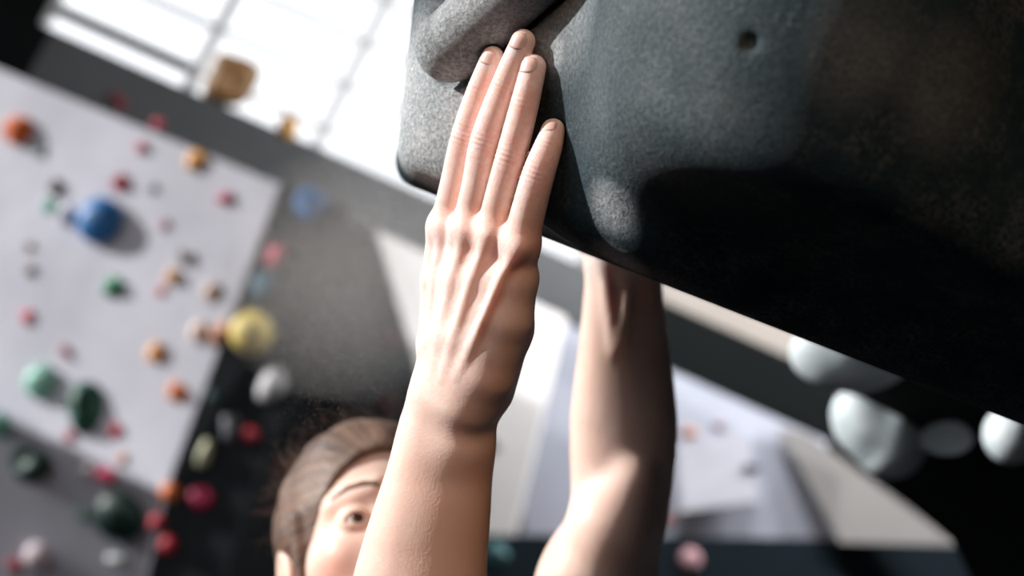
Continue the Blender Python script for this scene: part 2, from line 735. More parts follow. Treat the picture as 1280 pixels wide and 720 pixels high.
def near_face(p):
    q = (p - HEAD) @ AX.T
    return (np.abs(q[:, 0]) < .075) & (q[:, 1] > -.12) & (q[:, 1] < .09) & (q[:, 2] > .02)


allp = np.concatenate([np.stack(g[1]) for g in GROUPS])
bv, bq = surface(f_body, allp.min(0), allp.max(0), 0.0030)
bmb = refine(bv, bq, lambda p: near_hand(p) | near_face(p), 1, f_body)
bmb2 = bmb
bmb2.verts.ensure_lookup_table()
# one more round for the right hand alone
co = np.array([v.co for v in bmb2.verts])
bmb2.faces.ensure_lookup_table()
ctr = np.array([f_.calc_center_median() for f_ in bmb2.faces])
mk = near_hand(ctr) & (ctr[:, 1] > V(560, 540, .78)[1])
bmesh.ops.subdivide_edges(bmb2, edges=list({e for i in np.nonzero(mk)[0] for e in bmb2.faces[i].edges}), cuts=1, use_grid_fill=True)
bmb2.verts.ensure_lookup_table()
co = np.array([v.co for v in bmb2.verts])
mk = near_hand(co)
q = co[mk]
for _k in range(3):
    g, s = grad(f_body, q)
    q = q - g * np.clip(run(f_body, q) / np.maximum(s, .3), -.0015, .0015)[:, None]
co[mk] = q
# colour attributes: chalk dust on the fingers, blood under the knuckles
def soft(d, a, b):
    t = np.clip((d - a) / (b - a), 0, 1)
    return 1 - t * t * (3 - 2 * t)


chalk = np.zeros(len(co))
blush = np.zeros(len(co))
for k in CH:
    pts, rad = CH[k]
    chalk = np.maximum(chalk, 0.95 * soft(np.sqrt(((co - pts[4]) ** 2).sum(1)), .006, .034))
    chalk = np.maximum(chalk, 0.78 * soft(np.sqrt(((co - pts[2]) ** 2).sum(1)), .010, .050))
    for j, w in ((2, .6), (0, .45), (3, .4)):
        blush = np.maximum(blush, w * soft(np.sqrt(((co - pts[j]) ** 2).sum(1)), .008, .026))
hand_d = np.sqrt(((co - on_flank(570, 360, .02)) ** 2).sum(1))
chalk = np.maximum(chalk, 0.55 * soft(hand_d, .03, .11))
chalk = np.maximum(chalk, 0.9 * soft(np.sqrt(((co - V(770, 290, 1.09)) ** 2).sum(1)), .03, .05))
qf = (co - HEAD) @ AX.T
blush = np.maximum(blush, .7 * soft(np.sqrt((np.abs(qf[:, 0]) - .045) ** 2 + (qf[:, 1] + .03) ** 2 + (qf[:, 2] - .06) ** 2), .008, .03))
lips = (np.abs(qf[:, 0]) < .024) & (np.abs(qf[:, 1] + .065) < .009) & (qf[:, 2] > .07) & (qf[:, 2] < .12)
blush = np.maximum(blush, lips * 1.0)
chalk = np.clip(chalk + .12 * vnoise(co, 90, 3) * (chalk > .05), 0, 1)

base_w = to_world(at_z(0, 0, 0.0))
base_w[2] = 0.0
for v, c in zip(bmb2.verts, to_world(co) - base_w):
    v.co = c
bmesh.ops.reverse_faces(bmb2, faces=bmb2.faces[:])
for f_ in bmb2.faces:
    f_.smooth = True
bme = bpy.data.meshes.new('body')
bmb2.to_mesh(bme)
bmb2.free()
for nm, arr in (('chalk', chalk), ('blush', blush)):
    a = bme.attributes.new(nm, 'FLOAT', 'POINT')
    a.data.foreach_set('value', arr.astype(np.float32))
person = empty('person', base_w)
tag(person, 'climber with brown hair reaching up to press the black hold with a chalky hand', 'person')
body = link('body', bme, SKIN, person)

# fingernails
for k, half, ln in (('index', .0050, .0095), ('middle', .0056, .0110), ('ring', .0054, .0105), ('pinky', .0047, .0085)):
    pts, rad = CH[k]
    ax = unit(pts[4] - pts[3])
    dor = unit(HN - ax * (HN @ ax))
    sd = np.cross(ax, dor)
    vs, fs = [], []
    NU, NV = 9, 9
    start = pts[4] - ax * (ln * 0.45)
    for j in range(NV):
        for i in range(NU):
            u = (i / (NU - 1) * 2 - 1)
            v = j / (NV - 1)
            trim = math.sqrt(max(0, 1 - (abs(u) ** 3.0) * 0.9))
            vv = (v - .45) * trim + .45
            base = start + ax * (ln * vv)
            r = rad[4] * 1.02
            dirv = dor * math.cos(u * .95) + sd * math.sin(u * .95)
            vs.append(base + dirv * r)
    P = np.array(vs)
    g, s = grad(f_body, P)
    for _k in range(3):
        P = P - g * (run(f_body, P) - 0.00012)[:, None]
    vs2 = np.concatenate([P, P - g * 0.0012])
    n0 = NU * NV
    for j in range(NV - 1):
        for i in range(NU - 1):
            a = j * NU + i
            fs.append((a, a + 1, a + NU + 1, a + NU))
            fs.append((n0 + a, n0 + a + NU, n0 + a + NU + 1, n0 + a + 1))
    for j in range(NV - 1):
        for i0 in (0, NU - 1):
            a = j * NU + i0
            fs.append((a, a + NU, n0 + a + NU, n0 + a))
    for i in range(NU - 1):
        for j0 in (0, NV - 1):
            a = j0 * NU + i
            fs.append((a, a + 1, n0 + a + 1, n0 + a))
    me = mesh_np('fingernail', to_world(vs2), np.array(fs), base_w)
    bm = bmesh.new()
    bm.from_mesh(me)
    bmesh.ops.recalc_face_normals(bm, faces=bm.faces)
    bm.to_mesh(me)
    bm.free()
    link('fingernail', me, NAIL, body)

# eyes, brows
for sg in (-1, 1):
    ec = hl(sg * .032, .001, .0712)
    eye = sdf_part('eye', lambda p: ball(p, ec, .0127), ec - .016, ec + .016, .0012, EYE_WHITE, person, base_w)
    gz = unit(V(630, 120, .77) - ec)
    ic = ec + gz * .0087
    sdf_part('iris', lambda p: smax(ball(p, ic, .0060), ball(p, ec, .0131), .0006), ic - .008, ic + .008, .0008, IRIS, eye, base_w)
    lash = [hl(sg * (.032 + .0125 * math.cos(t)), .001 + .0075 * math.sin(t), .0835 - .006 * abs(math.cos(t)) - .003) for t in np.linspace(.15, PI - .15, 7)]
    sdf_part('eyelashes', lambda p: chain(p, lash, [.0022] * 7), *bbox(lash, .004), .0008, BROW, person, base_w)
    bp = [hl(sg * x, y, z) for x, y, z in ((.014, .024, .0925), (.024, .0285, .0895), (.036, .030, .0825), (.047, .0245, .072))]
    bp2 = []
    for b in bp:
        g, s = grad(f_head, b[None])
        bp2.append(b - g[0] * run(f_head, b[None])[0])
    sdf_part('eyebrow', lambda p: chain(p, bp2, [.0022, .0026, .0022, .0010]), *bbox(bp2, .008), .001, BROW, person, base_w)


# hair: a cap drawn back from the forehead, a loose knot and stray locks
def f_hair(p):
    q = (p - HEAD) @ AX.T
    d = ellip(q, np.array([0, .036, -.016]), (.0805, .0960, .104))
    d = d + .0007 * np.sin(np.arctan2(q[:, 0], q[:, 1] - .02) * 90 + vnoise(q, 30, 5) * 3) + .003 * vnoise(q, 45, 2)
    cut = ellip(q, np.array([0, -.030, .085]), (.068, .090, .100))
    d = smax(d, -cut, .006)
    d = smax(d, -(q[:, 1] + .055), .01)
    k = ellip(q, np.array([.0, .090, -.115]), (.038, .036, .036)) + .004 * np.sin(q[:, 0] * 190 + q[:, 1] * 120 + 2 * vnoise(q, 40, 8))
    d = smin(d, k, .02)
    # a lock in front of each ear
    for sg in (-1, 1):
        d = smin(d, rcone(q, np.array([sg * .070, .03, .035]), np.array([sg * .073, -.05, .018]), .007, .0035), .008)
    return d


hv, hq = surface(f_hair, HEAD - .24, HEAD + .24, .0022)
hv = to_world(hv)
hq = hq[:, ::-1]
allv, allf = [hv], [hq]
off = len(hv)
for s_ in range(420):
    th = rng.uniform(-1.5, 1.5)
    y0 = rng.uniform(.03, .11)
    a = np.array([math.sin(th) * .07, .055 + .07 * math.cos(th), rng.uniform(-.06, .04)])
    out = unit(a - np.array([0, .02, -.01]))
    tg = np.array([rng.uniform(-1, 1), rng.uniform(-.6, .4), rng.uniform(-1, 1)])
    tg = unit(tg - out * (tg @ out))
    b = a + out * rng.uniform(.004, .022) + tg * rng.uniform(.008, .03)
    c = b + tg * rng.uniform(.0, .025) - out * rng.uniform(-.006, .012)
    ring = []
    NS, NR = 10, 5
    for i in range(NS):
        t = i / (NS - 1)
        pt = (1 - t) ** 2 * a + 2 * t * (1 - t) * b + t * t * c
        r = .00022 * (1 - .5 * t)
        e1 = unit(np.cross(out, [0.3, .2, .9]))
        e2 = unit(np.cross(out, e1))
        for j in range(NR):
            an = j / NR * 2 * PI
            ring.append(hl(*(pt + e1 * r * math.cos(an) + e2 * r * math.sin(an))))
    fs = [(off + i * NR + j, off + i * NR + (j + 1) % NR, off + (i + 1) * NR + (j + 1) % NR, off + (i + 1) * NR + j) for i in range(NS - 1) for j in range(NR)]
    allv.append(to_world(np.array(ring)))
    allf.append(np.array(fs))
    off += len(ring)
hair_v = np.concatenate(allv)
hair_me = mesh_np('hair', hair_v, np.concatenate(allf), base_w)
hq_ = (from_world(hair_v) - HEAD) @ AX.T
ang = np.arctan2(hq_[:, 0], hq_[:, 1] - .02)
st = .5 + .5 * vnoise(np.stack([ang * 22, hq_[:, 2] * 14, 0 * ang], -1), 1.0, 11) * .7 + .15 * vnoise(np.stack([ang * 60, hq_[:, 2] * 20, 0 * ang], -1), 1.0, 12)
hair_me.attributes.new('streak', 'FLOAT', 'POINT').data.foreach_set('value', st.astype(np.float32))
link('hair', hair_me, HAIR, person)


# clothes (below the frame)
def f_top(p):
    ax = np.stack([side_dir, face_dir, down])
    d = f_torso(p) - .006
    d = smax(d, (p - at_z(0, 0, .92)) @ down, .004)
    d = smax(d, -((p - body_pt(0, 0, .02)) @ down), .02)
    d = smax(d, -(ball(p, body_pt(0, .06, -.04), .10)), .01)
    for s_ in (SHO_R, SHO_L):
        d = smax(d, -(ball(p, s_, .085)), .01)
    return smax(d, -f_body(p) - .02, .002)


tl, th_ = bbox([body_pt(a, b, c) for a in (-.25, .25) for b in (-.2, .2) for c in (-.05, .62)], .03)
sdf_part('tank_top', f_top, tl, th_, .006, CLOTH, person, base_w)


def f_tights(p):
    d = smin(smin(chain(p, *LEG[-1], .02), chain(p, *LEG[1], .02), .02), ellip(p, at_z(0, -.01, .93), (.160, .110, .12), np.stack([side_dir, face_dir, down])), .03) - .005
    d = smax(d, -((p - at_z(0, 0, .99)) @ down), .004)
    return smax(d, (p - at_z(0, 0, .10)) @ down, .004)


tl, th_ = bbox(np.array(LEG[-1][0] + LEG[1][0]), .12)
sdf_part('tights', f_tights, tl, th_ + 0.05, .008, LEGCLOTH, person, base_w)
for sg in (-1, 1):
    tl, th_ = bbox(np.array(FOOT[sg][0]), .06)
    sdf_part('climbing_shoe', lambda p: smax(chain(p, *FOOT[sg], .01) - .004, (p - at_z(0, 0, .002)) @ down, .003), tl, th_, .004, SHOE, person, base_w)

# ------------------------------------------------------------------ the big black hold
SUN_CAM = unit([-0.86, 0.50, 0.05])


def ray_n(a, b):
    """Normal of the plane through the lens and the pixels a, b."""
    return unit(np.cross(V(*a, 1.0), V(*b, 1.0)))


EDGE_N = ray_n((545, 244), (1280, 531))
if EDGE_N[1] > 0:
    EDGE_N = -EDGE_N
LEFT_N = ray_n((513, 40), (495, 200))
if LEFT_N[0] > 0:
    LEFT_N = -LEFT_N
PILL = build_chain([(563, 58, 45, .002), (690, -60, 50, .004)], 'flank')
WALL_P = [V(1150, 130, 1.10), V(1062, 570, 2.30), V(1400, 620, 1.75)]
WALL_N = unit(np.cross(WALL_P[1] - WALL_P[0], WALL_P[2] - WALL_P[0]))
if WALL_N[2] > 0:
    WALL_N = -WALL_N


def f_dome(p):
    dome = ellip(p, np.array([.146, .110, .72]), (.108, .145, .125))
    return smin(dome, ellip(p, np.array([.25, .03, .81]), (.20, .125, .165)), .07) + .003 * vnoise(p, 14, 9)


def march(f, px, py, d0=.4, d1=1.4):
    w = V(px, py, 1.0)
    d = d0
    for _ in range(200):
        s = float(f((w * d)[None])[0])
        if s < 2e-4 or d > d1:
            break
        d += s * .7
    return w * d


# the hollow undercut that runs below the belly of the hold
UND_D = unit([.0, -.98, -.20])
UND_A = unit([.93, -.38, .03])
UND_C = march(f_dome, 818, 240) + UND_D * .20
UND = [UND_C - UND_A * .6, UND_C + UND_A * .6]


BEV = [on_flank(502, 203, 0), on_flank(830, 318, 0), on_flank(700, 312, -.05)]
BEV_P = BEV[0]
BEV_N = unit(np.cross(BEV[1] - BEV[0], BEV[2] - BEV[0]))
if BEV_N[1] > 0:
    BEV_N = -BEV_N


END_P = on_flank(742, 90, 0)
END_N = unit(np.cross(on_flank(818, 310, 0) - END_P, HN))
if END_N[0] < 0:
    END_N = -END_N


def f_hold_raw(p):
    g = (p - HP) @ HN
    d = g + .0015 * vnoise(p, 30, 4)
    d = smax(d, (p - BEV_P) @ BEV_N, .010)
    d = smax(d, (p - END_P) @ END_N, .022)
    d = np.minimum(d, smax(g + .045, p[:, 0] - .11, .02))
    dome = smax(f_dome(p), -chain(p, UND, [.20] * 2), .022)
    d = smin(d, dome, .035)
    d = smax(d, p @ EDGE_N, .012)
    d = smax(d, p @ LEFT_N, .014)
    pill = chain(p, *PILL)
    d = np.maximum(d, -(np.abs(pill - .0012) - .0022))
    d = np.minimum(d, smax(pill, -(g + .02), .004))
    d = smax(d, -((p - WALL_P[0]) @ WALL_N) + .001, .003)
    d = smax(d, p[:, 2] - 1.07, .02)
    d = smax(d, p[:, 0] - .40, .04)
    d = smax(d, p[:, 1] - .34, .04)
    return d


HOLE = march(f_hold_raw, 938, 53)


def f_hold(p):
    d = f_hold_raw(p)
    d = smax(d, -ball(p, HOLE, .0042), .003)
    near = d < .02
    if near.any():
        d[near] = np.maximum(d[near], -(f_body(p[near]) - .0012))
    return d


def make_hold_mat():
    m = NT('rough_black_resin')
    base = m.ramp(m.noise(16, 6, .65), [(.32, srgb(19, 40, 47)), (.68, srgb(32, 55, 63))])
    ch = m.attr('chalk')  # grip chalk, plus brightening painted onto the sunlit left flank
    patch = m.ramp(m.noise(24, 8, .7), [(.42, (0, 0, 0, 1)), (.70, (1, 1, 1, 1))])
    grain = m.ramp(m.noise(420, 4, .7), [(.40, (0, 0, 0, 1)), (.64, (1, 1, 1, 1))])
    fac = m.math('MULTIPLY', ch, m.math('ADD', m.math('MULTIPLY', grain, .45), .55), True)
    fac2 = m.math('MULTIPLY', m.math('MULTIPLY', patch, grain), .22)
    fac = m.math('MAXIMUM', fac, fac2)
    col = m.mix(fac, base, srgb(206, 210, 212))
    m.color(col)
    m.rough(.95)
    m.b.inputs['Specular IOR Level'].default_value = .12
    h = m.math('ADD', m.noise(330, 6, .7), m.math('MULTIPLY', m.noise(110, 3), .7))
    m.bump(h, .55, .0035)
    return m.m


hv, hq = surface(f_hold, (-.10, -.14, .50), (.44, .38, 1.09), .0020)
horig = to_world(np.array([.16, -.05, .9]))
me = mesh_np('rough_surface', to_world(hv), hq[:, ::-1], horig)
gr = (hv - HP) @ HN
ck = np.zeros(len(hv))  # grip chalk; the wide faint spot also paints the dome's lit left brighter
for px, py, r0, r1, w in ((540, 150, .03, .085, 1.0), (610, 20, .01, .06, .75), (715, 15, .004, .06, .42), (780, 80, .02, .125, .20), (560, 30, .01, .03, .8), (690, 60, .005, .02, .6),
                          (765, 258, .004, .024, .6), (775, 325, .004, .022, .8), (1075, 60, .005, .045, .16), (1180, 110, .005, .045, .16)):
    c = march(f_hold_raw, px, py)
    ck = np.maximum(ck, w * soft(np.sqrt(((hv - c) ** 2).sum(1)), r0, r1))
ck = np.clip(ck * (1 + .35 * vnoise(hv, 45, 6)), 0, 1)
a = me.attributes.new('chalk', 'FLOAT', 'POINT')
a.data.foreach_set('value', ck.astype(np.float32))
big = empty('climbing_hold', horig)
tag(big, 'huge rough black resin hold pressed by the chalky hand', 'climbing hold')
link('rough_surface', me, make_hold_mat(), big)

# ------------------------------------------------------------------ the hall
def on_wplane(px, py, p0, n):
    """World point where the sight line of a pixel meets a world plane."""
    w = dir_world(V(px, py, 1.0))
    t = ((np.asarray(p0) - CAM) @ np.asarray(n)) / (w @ np.asarray(n))
    return CAM + w * t


def prism(name, pts, n, thick, mat, parent=None, bevel=0.0):
    """A slab with the polygon pts as front face, n pointing out of it."""
    pts = [np.asarray(p, float) for p in pts]
    n = unit(n)
    org = np.mean(pts, 0) - n * thick
    bm = bmesh.new()
    a = [bm.verts.new(p - org) for p in pts]
    b = [bm.verts.new(p - n * thick - org) for p in pts]
    bm.faces.new(a)
    bm.faces.new(b[::-1])
    for i in range(len(pts)):
        j = (i + 1) % len(pts)
        bm.faces.new((a[i], b[i], b[j], a[j]))
    bmesh.ops.recalc_face_normals(bm, faces=bm.faces)
    if bevel:
        bmesh.ops.bevel(bm, geom=bm.edges[:], offset=bevel, segments=2, affect='EDGES')
    me = bpy.data.meshes.new(name)
    bm.to_mesh(me)
    bm.free()
    return link(name, me, mat, parent, org)


def box(name, lo, hi, mat, parent=None):
    lo, hi = np.asarray(lo, float), np.asarray(hi, float)
    org = np.array([(lo[0] + hi[0]) / 2, (lo[1] + hi[1]) / 2, lo[2]])
    bm = bmesh.new()
    bmesh.ops.create_cube(bm, size=1)
    for v in bm.verts:
        v.co = Vector([(lo[i] if v.co[i] < 0 else hi[i]) - org[i] for i in range(3)])
    me = bpy.data.meshes.new(name)
    bm.to_mesh(me)
    bm.free()
    return link(name, me, mat, parent, org)


def struct(o):
    o['kind'] = 'structure'
    return o


def mat_panel(name, c, dirt=.12):
    m = NT(name)
    lo = tuple(x * (1 - dirt * 2) for x in c[:3]) + (1,)
    base = m.ramp(m.noise(1.7, 6, .6), [(.35, lo), (.65, c)])
    sc = m.ramp(m.noise(9, 5, .7), [(.55, (0, 0, 0, 1)), (.75, (1, 1, 1, 1))])
    base = m.mix(m.math('MULTIPLY', sc, dirt), base, lo)
    m.color(base)
    m.rough(.9)
    m.b.inputs['Specular IOR Level'].default_value = .15
    m.bump(m.noise(160, 3), .15, .002)
    return m.m


M_PANEL = mat_panel('pale_grey_texture_paint', srgb(200, 201, 212))
M_WHITE = mat_panel('white_paint', srgb(238, 236, 236), .05)
M_BLUE = mat_panel('blue_grey_paint', srgb(176, 180, 194), .08)
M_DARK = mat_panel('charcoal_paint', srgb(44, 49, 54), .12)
M_DARKER = mat_panel('dark_rear_paint', srgb(34, 38, 41), .12)
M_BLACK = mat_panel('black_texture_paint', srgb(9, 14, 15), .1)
M_BEIGE = mat_panel('beige_plaster', srgb(150, 143, 137), .06)
M_WEDGE = mat_panel('grey_plaster', srgb(128, 126, 125), .06)
M_TEAL = mat_panel('dark_teal_mat', srgb(14, 25, 32), .1)
M_BEAM = mat_panel('dark_steel', srgb(92, 94, 96), .1)
M_CEIL = mat_panel('ceiling_board', srgb(70, 70, 72), .08)
M_FRAME = mat_plain('window_frame_paint', srgb(214, 214, 216), .5, .04)
M_BAR = mat_plain('window_bar_dark', srgb(64, 66, 68), .5, .1)

M_FLOOR = mat_panel('grey_mat', srgb(60, 66, 72), .08)
floor = struct(box('floor', (-6.2, -4.2, -.1), (6.2, 8.4, 0), M_FLOOR))
struct(box('ceiling', (-6.2, -4.2, 5.5), (6.2, 8.4, 5.6), M_CEIL))
struct(box('wall_right', (6.0, -4.2, 0), (6.2, 8.4, 5.5), M_DARKER))
struct(box('wall_front', (-6.2, -4.3, 0), (6.2, -4.1, 2.0), M_DARKER))
struct(box('wall_front_upper', (-3.0, -4.3, 2.0), (6.2, -4.1, 5.5), M_DARKER))  # opening left beside it, added to let in fill light behind the camera
# wall on the daylight side: low sill, header, and the wide glazed opening between
struct(box('wall_left', (-6.2, -4.2, 0), (-6.0, 8.4, .8), M_BEIGE))
struct(box('trim_1', (-6.2, -4.2, 4.9), (-6.0, 8.4, 5.5), M_BEIGE))
for i, y in enumerate((-4.1, 2.6, 8.3)):
    struct(box('trim_%d' % (i + 2), (-6.2, y - .06, .8), (-6.0, y + .06, 4.9), M_BAR))
# rear wall under and beside the high windows
Y = 8.2
struct(box('wall_rear', (-6.0, Y, 0), (6.0, Y + .2, 3.56), M_DARKER))
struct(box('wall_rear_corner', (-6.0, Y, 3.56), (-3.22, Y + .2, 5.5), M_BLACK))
struct(box('wall_rear_upper', (.30, Y, 3.56), (6.0, Y + .2, 5.5), M_BEIGE))
beam = struct(box('beam', (-3.0, Y - .30, 3.24), (.75, Y - .02, 3.57), M_BEAM))
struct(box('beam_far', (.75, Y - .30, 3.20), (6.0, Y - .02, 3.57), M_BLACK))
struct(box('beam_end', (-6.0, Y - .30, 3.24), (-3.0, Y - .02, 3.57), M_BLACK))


def make_glass():
    m = bpy.data.materials.new('window_glass')
    m.use_nodes = True
    t = m.node_tree
    t.nodes.clear()
    o = t.nodes.new('ShaderNodeOutputMaterial')
    mx = t.nodes.new('ShaderNodeMixShader')
    tr = t.nodes.new('ShaderNodeBsdfTransparent')
    gl = t.nodes.new('ShaderNodeBsdfGlossy')
    gl.inputs['Roughness'].default_value = .05
    mx.inputs[0].default_value = .06
    t.links.new(tr.outputs[0], mx.inputs[1])
    t.links.new(gl.outputs[0], mx.inputs[2])
    t.links.new(mx.outputs[0], o.inputs[0])
    return m


GLASS = make_glass()
wx = [-3.22, -2.26, -1.42, -.56, .30]
for i in range(4):
    w = empty('window_%d' % (i + 1), ((wx[i] + wx[i + 1]) / 2, Y + .1, 3.57))
    w['kind'] = 'structure'
    bm = bmesh.new()
    x0, x1 = wx[i], wx[i + 1]

    def add(lo, hi):
        r = bmesh.ops.create_cube(bm, size=1)['verts']
        for v in r:
            v.co = Vector([(lo[k] if v.co[k] < 0 else hi[k]) - w.location[k] for k in range(3)])
    add((x0, Y + .04, 3.57), (x1, Y + .16, 3.61))
    add((x0, Y + .04, 5.42), (x1, Y + .16, 5.5))
    add((x0, Y + .05, 3.57), (x0 + .03, Y + .14, 5.5))
    add((x1 - .03, Y + .05, 3.57), (x1, Y + .14, 5.5))
    me = bpy.data.meshes.new('window_frame')
    bm.to_mesh(me)
    bm.free()
    f = link('window_frame', me, M_FRAME, w)
    bm = bmesh.new()
    for k, z in enumerate(np.arange(3.79, 5.4, .30)):
        hh = .035 if i == 0 and k == 0 else .012
        add((x0 + .03, Y + .07, z - hh), (x1 - .03, Y + .12, z + hh))
    me = bpy.data.meshes.new('glazing_bar')
    bm.to_mesh(me)
    bm.free()
    link('glazing_bar', me, M_BAR if i == 0 else M_FRAME, w)
    bm = bmesh.new()
    add((x0 + .03, Y + .095, 3.61), (x1 - .03, Y + .101, 5.42))
    me = bpy.data.meshes.new('pane')
    bm.to_mesh(me)
    bm.free()
    link('pane', me, GLASS, w)

# the pale climbing panel and its neighbours
PN = unit([-.42, -.90, -.06])
P0 = CAM + dir_world(V(175, 350, 6.5))
pan = lambda px, py: on_wplane(px, py, P0, PN)
struct(prism('wall_panel', [pan(-640, -178), pan(350, 231), pan(206, 614), pan(-640, 212)], PN, .05, M_PANEL))
BN = unit([-.12, -.80, -.55])
BP = pan(60, 557)
bpl = lambda px, py: on_wplane(px, py, BP, BN)
struct(prism('wall_panel_lower', [bpl(-640, 222), bpl(205, 618), bpl(186, 700), bpl(160, 800), bpl(-640, 800)], BN, .05, M_PANEL))
c1, c2 = pan(353, 232), pan(209, 614)
CN = unit([-.15, -.985, -.06])
cpl = lambda px, py: on_wplane(px, py, c1, CN)
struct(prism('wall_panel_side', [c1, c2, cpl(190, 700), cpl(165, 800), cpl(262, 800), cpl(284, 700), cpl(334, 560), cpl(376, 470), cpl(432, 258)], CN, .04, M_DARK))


def rear_panel(name, px, y, n, mat, thick=.05):
    n = unit(n)
    p0 = on_wplane(*px[0], (0, y, 0), (0, 1, 0))
    return struct(prism(name, [on_wplane(a, b, p0, n) for a, b in px], n, thick, mat))


WN = (-.42, -.90, .0)
rear_panel('wall_panel_white', [(470, 288), (706, 396), (641, 672), (585, 672)], 7.75, (-.35, -.93, 0), M_WHITE)
rear_panel('wall_panel_blue', [(704, 402), (1034, 552), (1052, 674), (636, 672)], 7.7, (-.18, -.98, -.05), M_BLUE)
rear_panel('wall_panel_patch', [(846, 552), (934, 540), (947, 627), (850, 640)], 7.55, (-.40, -.90, 0), M_PANEL, .03)
rear_panel('wall_panel_wedge', [(972, 532), (1012, 544), (1200, 682), (1050, 678)], 7.4, (-.30, -.94, 0), M_WEDGE)
rear_panel('wall_base', [(596, 668), (1204, 676), (1290, 800), (540, 800)], 7.2, (0, -.98, .2), M_TEAL, .10)

# the black overhanging wall that carries the big hold
wpl = lambda px, py: to_world(V(px, py, 1.0) * ((WALL_P[0] @ WALL_N) / (V(px, py, 1.0) @ WALL_N)))
struct(prism('wall_overhang', [wpl(a, b) for a, b in ((1040, 300), (1046, 470), (1060, 568), (1190, 676), (1250, 800), (1700, 800), (1700, -300), (1100, -300), (1040, 100))],
             dir_world(WALL_N), .06, M_BLACK))


# ------------------------------------------------------------------ holds bolted to the walls
HOLD_MATS = {}


def hold_mat(col):
    if col not in HOLD_MATS:
        m = NT('hold_resin')
        c = srgb(*col)
        lo = tuple(x * .75 for x in c[:3]) + (1,)
        m.color(m.ramp(m.noise(14, 4), [(.35, lo), (.65, c)]))
        m.rough(.5)
        m.bump(m.noise(260, 3), .3, .002)
        HOLD_MATS[col] = m.m
    return HOLD_MATS[col]


BOLT = mat_plain('bolt_steel', srgb(120, 122, 126), .35, .05, metal=1.0)


def hold_mesh(kind, seed, sz, asp, prot):
    bm = bmesh.new()
    bmesh.ops.create_icosphere(bm, subdivisions=4 if sz > .09 else 3, radius=1)
    r = random.Random(seed)
    ph = [r.uniform(0, 6.28) for _ in range(6)]
    top = 0
    for v in bm.verts:
        d = v.co.normalized()
        an = math.atan2(d.y, d.x)
        s = 1 + .06 * math.sin(2 * an + ph[0]) + .05 * math.sin(3 * an + ph[1]) + .05 * math.sin(3 * d.z + ph[2])
        x, y, z = d.x * s, d.y * s, d.z * s
        if kind == 'jug':          # a scooped edge one can hook the fingers in
            k = max(0, 1 - ((x / .75) ** 2 + ((y - .45) / .45) ** 2))
            z -= .55 * k * (z > 0)
            y += .12 * math.sin(x * 2 + ph[3])
        elif kind == 'crimp':      # a low wedge
            z *= .55 + .45 * (y + 1) / 2
        elif kind == 'pinch':
            x *= .62 + .22 * y * y
        elif kind == 'edge':       # facetted block
            q = 1.18 / max(1.0, (abs(d.x) ** 4 + abs(d.y) ** 4 + abs(d.z) ** 4) ** .25 * 1.35)
            x, y, z = x * q, y * q, z * q
        elif kind == 'ball':
            x, y, z = d.x, d.y, d.z
        v.co = Vector((x * sz * asp, y * sz, max(0.0, z + (.25 if kind == 'ball' else 0.0)) * sz * prot))
    bmesh.ops.remove_doubles(bm, verts=bm.verts, dist=sz * .004)
    for f in bm.faces:
        f.smooth = kind != 'edge'
    return bm


N_HOLD = [0]


def bolted(px, py, size, col, kind, label, plane, asp=1.0, rot=None, prot=.8, cat='climbing hold', group=None):
    p0, n = plane
    n = unit(n)
    c = on_wplane(px, py, p0, n)
    dist = np.linalg.norm(c - CAM)
    sz = size * .5 / F * dist
    N_HOLD[0] += 1
    sd = N_HOLD[0]
    rot = rng.uniform(0, 6.28) if rot is None else rot
    zx = Vector(n)
    xa = Vector((1, 0, .2)).cross(zx).normalized()
    ya = zx.cross(xa)
    mw = Matrix((xa, ya, zx)).transposed().to_4x4() @ Matrix.Rotation(rot, 4, 'Z')
    root = empty('climbing_hold', (0, 0, 0))
    mw.translation = Vector(c)
    root.matrix_world = mw
    tag(root, label, cat, group)
    bm = hold_mesh(kind, sd, sz, asp, prot)
    me = bpy.data.meshes.new('resin_body')
    bm.to_mesh(me)
    # bolt on the crown
    zt = max((v.co.z for v in bm.verts if math.hypot(v.co.x, v.co.y) < sz * .3), default=sz * prot)
    bm.free()
    link('resin_body', me, hold_mat(col), root)
    bm = bmesh.new()
    rb = min(.010, sz * .22)
    bmesh.ops.create_cone(bm, cap_ends=True, segments=12, radius1=rb, radius2=rb * .9, depth=rb * .8)
    bmesh.ops.translate(bm, verts=bm.verts, vec=(0, 0, zt + rb * .15))
    bm.faces.ensure_lookup_table()
    tf = max(bm.faces, key=lambda f: f.calc_center_median().z)
    bmesh.ops.inset_region(bm, faces=[tf], thickness=rb * .4)
    bmesh.ops.translate(bm, verts=tf.verts, vec=(0, 0, -rb * .3))
    me = bpy.data.meshes.new('mounting_bolt')
    bm.to_mesh(me)
    bm.free()
    link('mounting_bolt', me, BOLT, root)
    return root


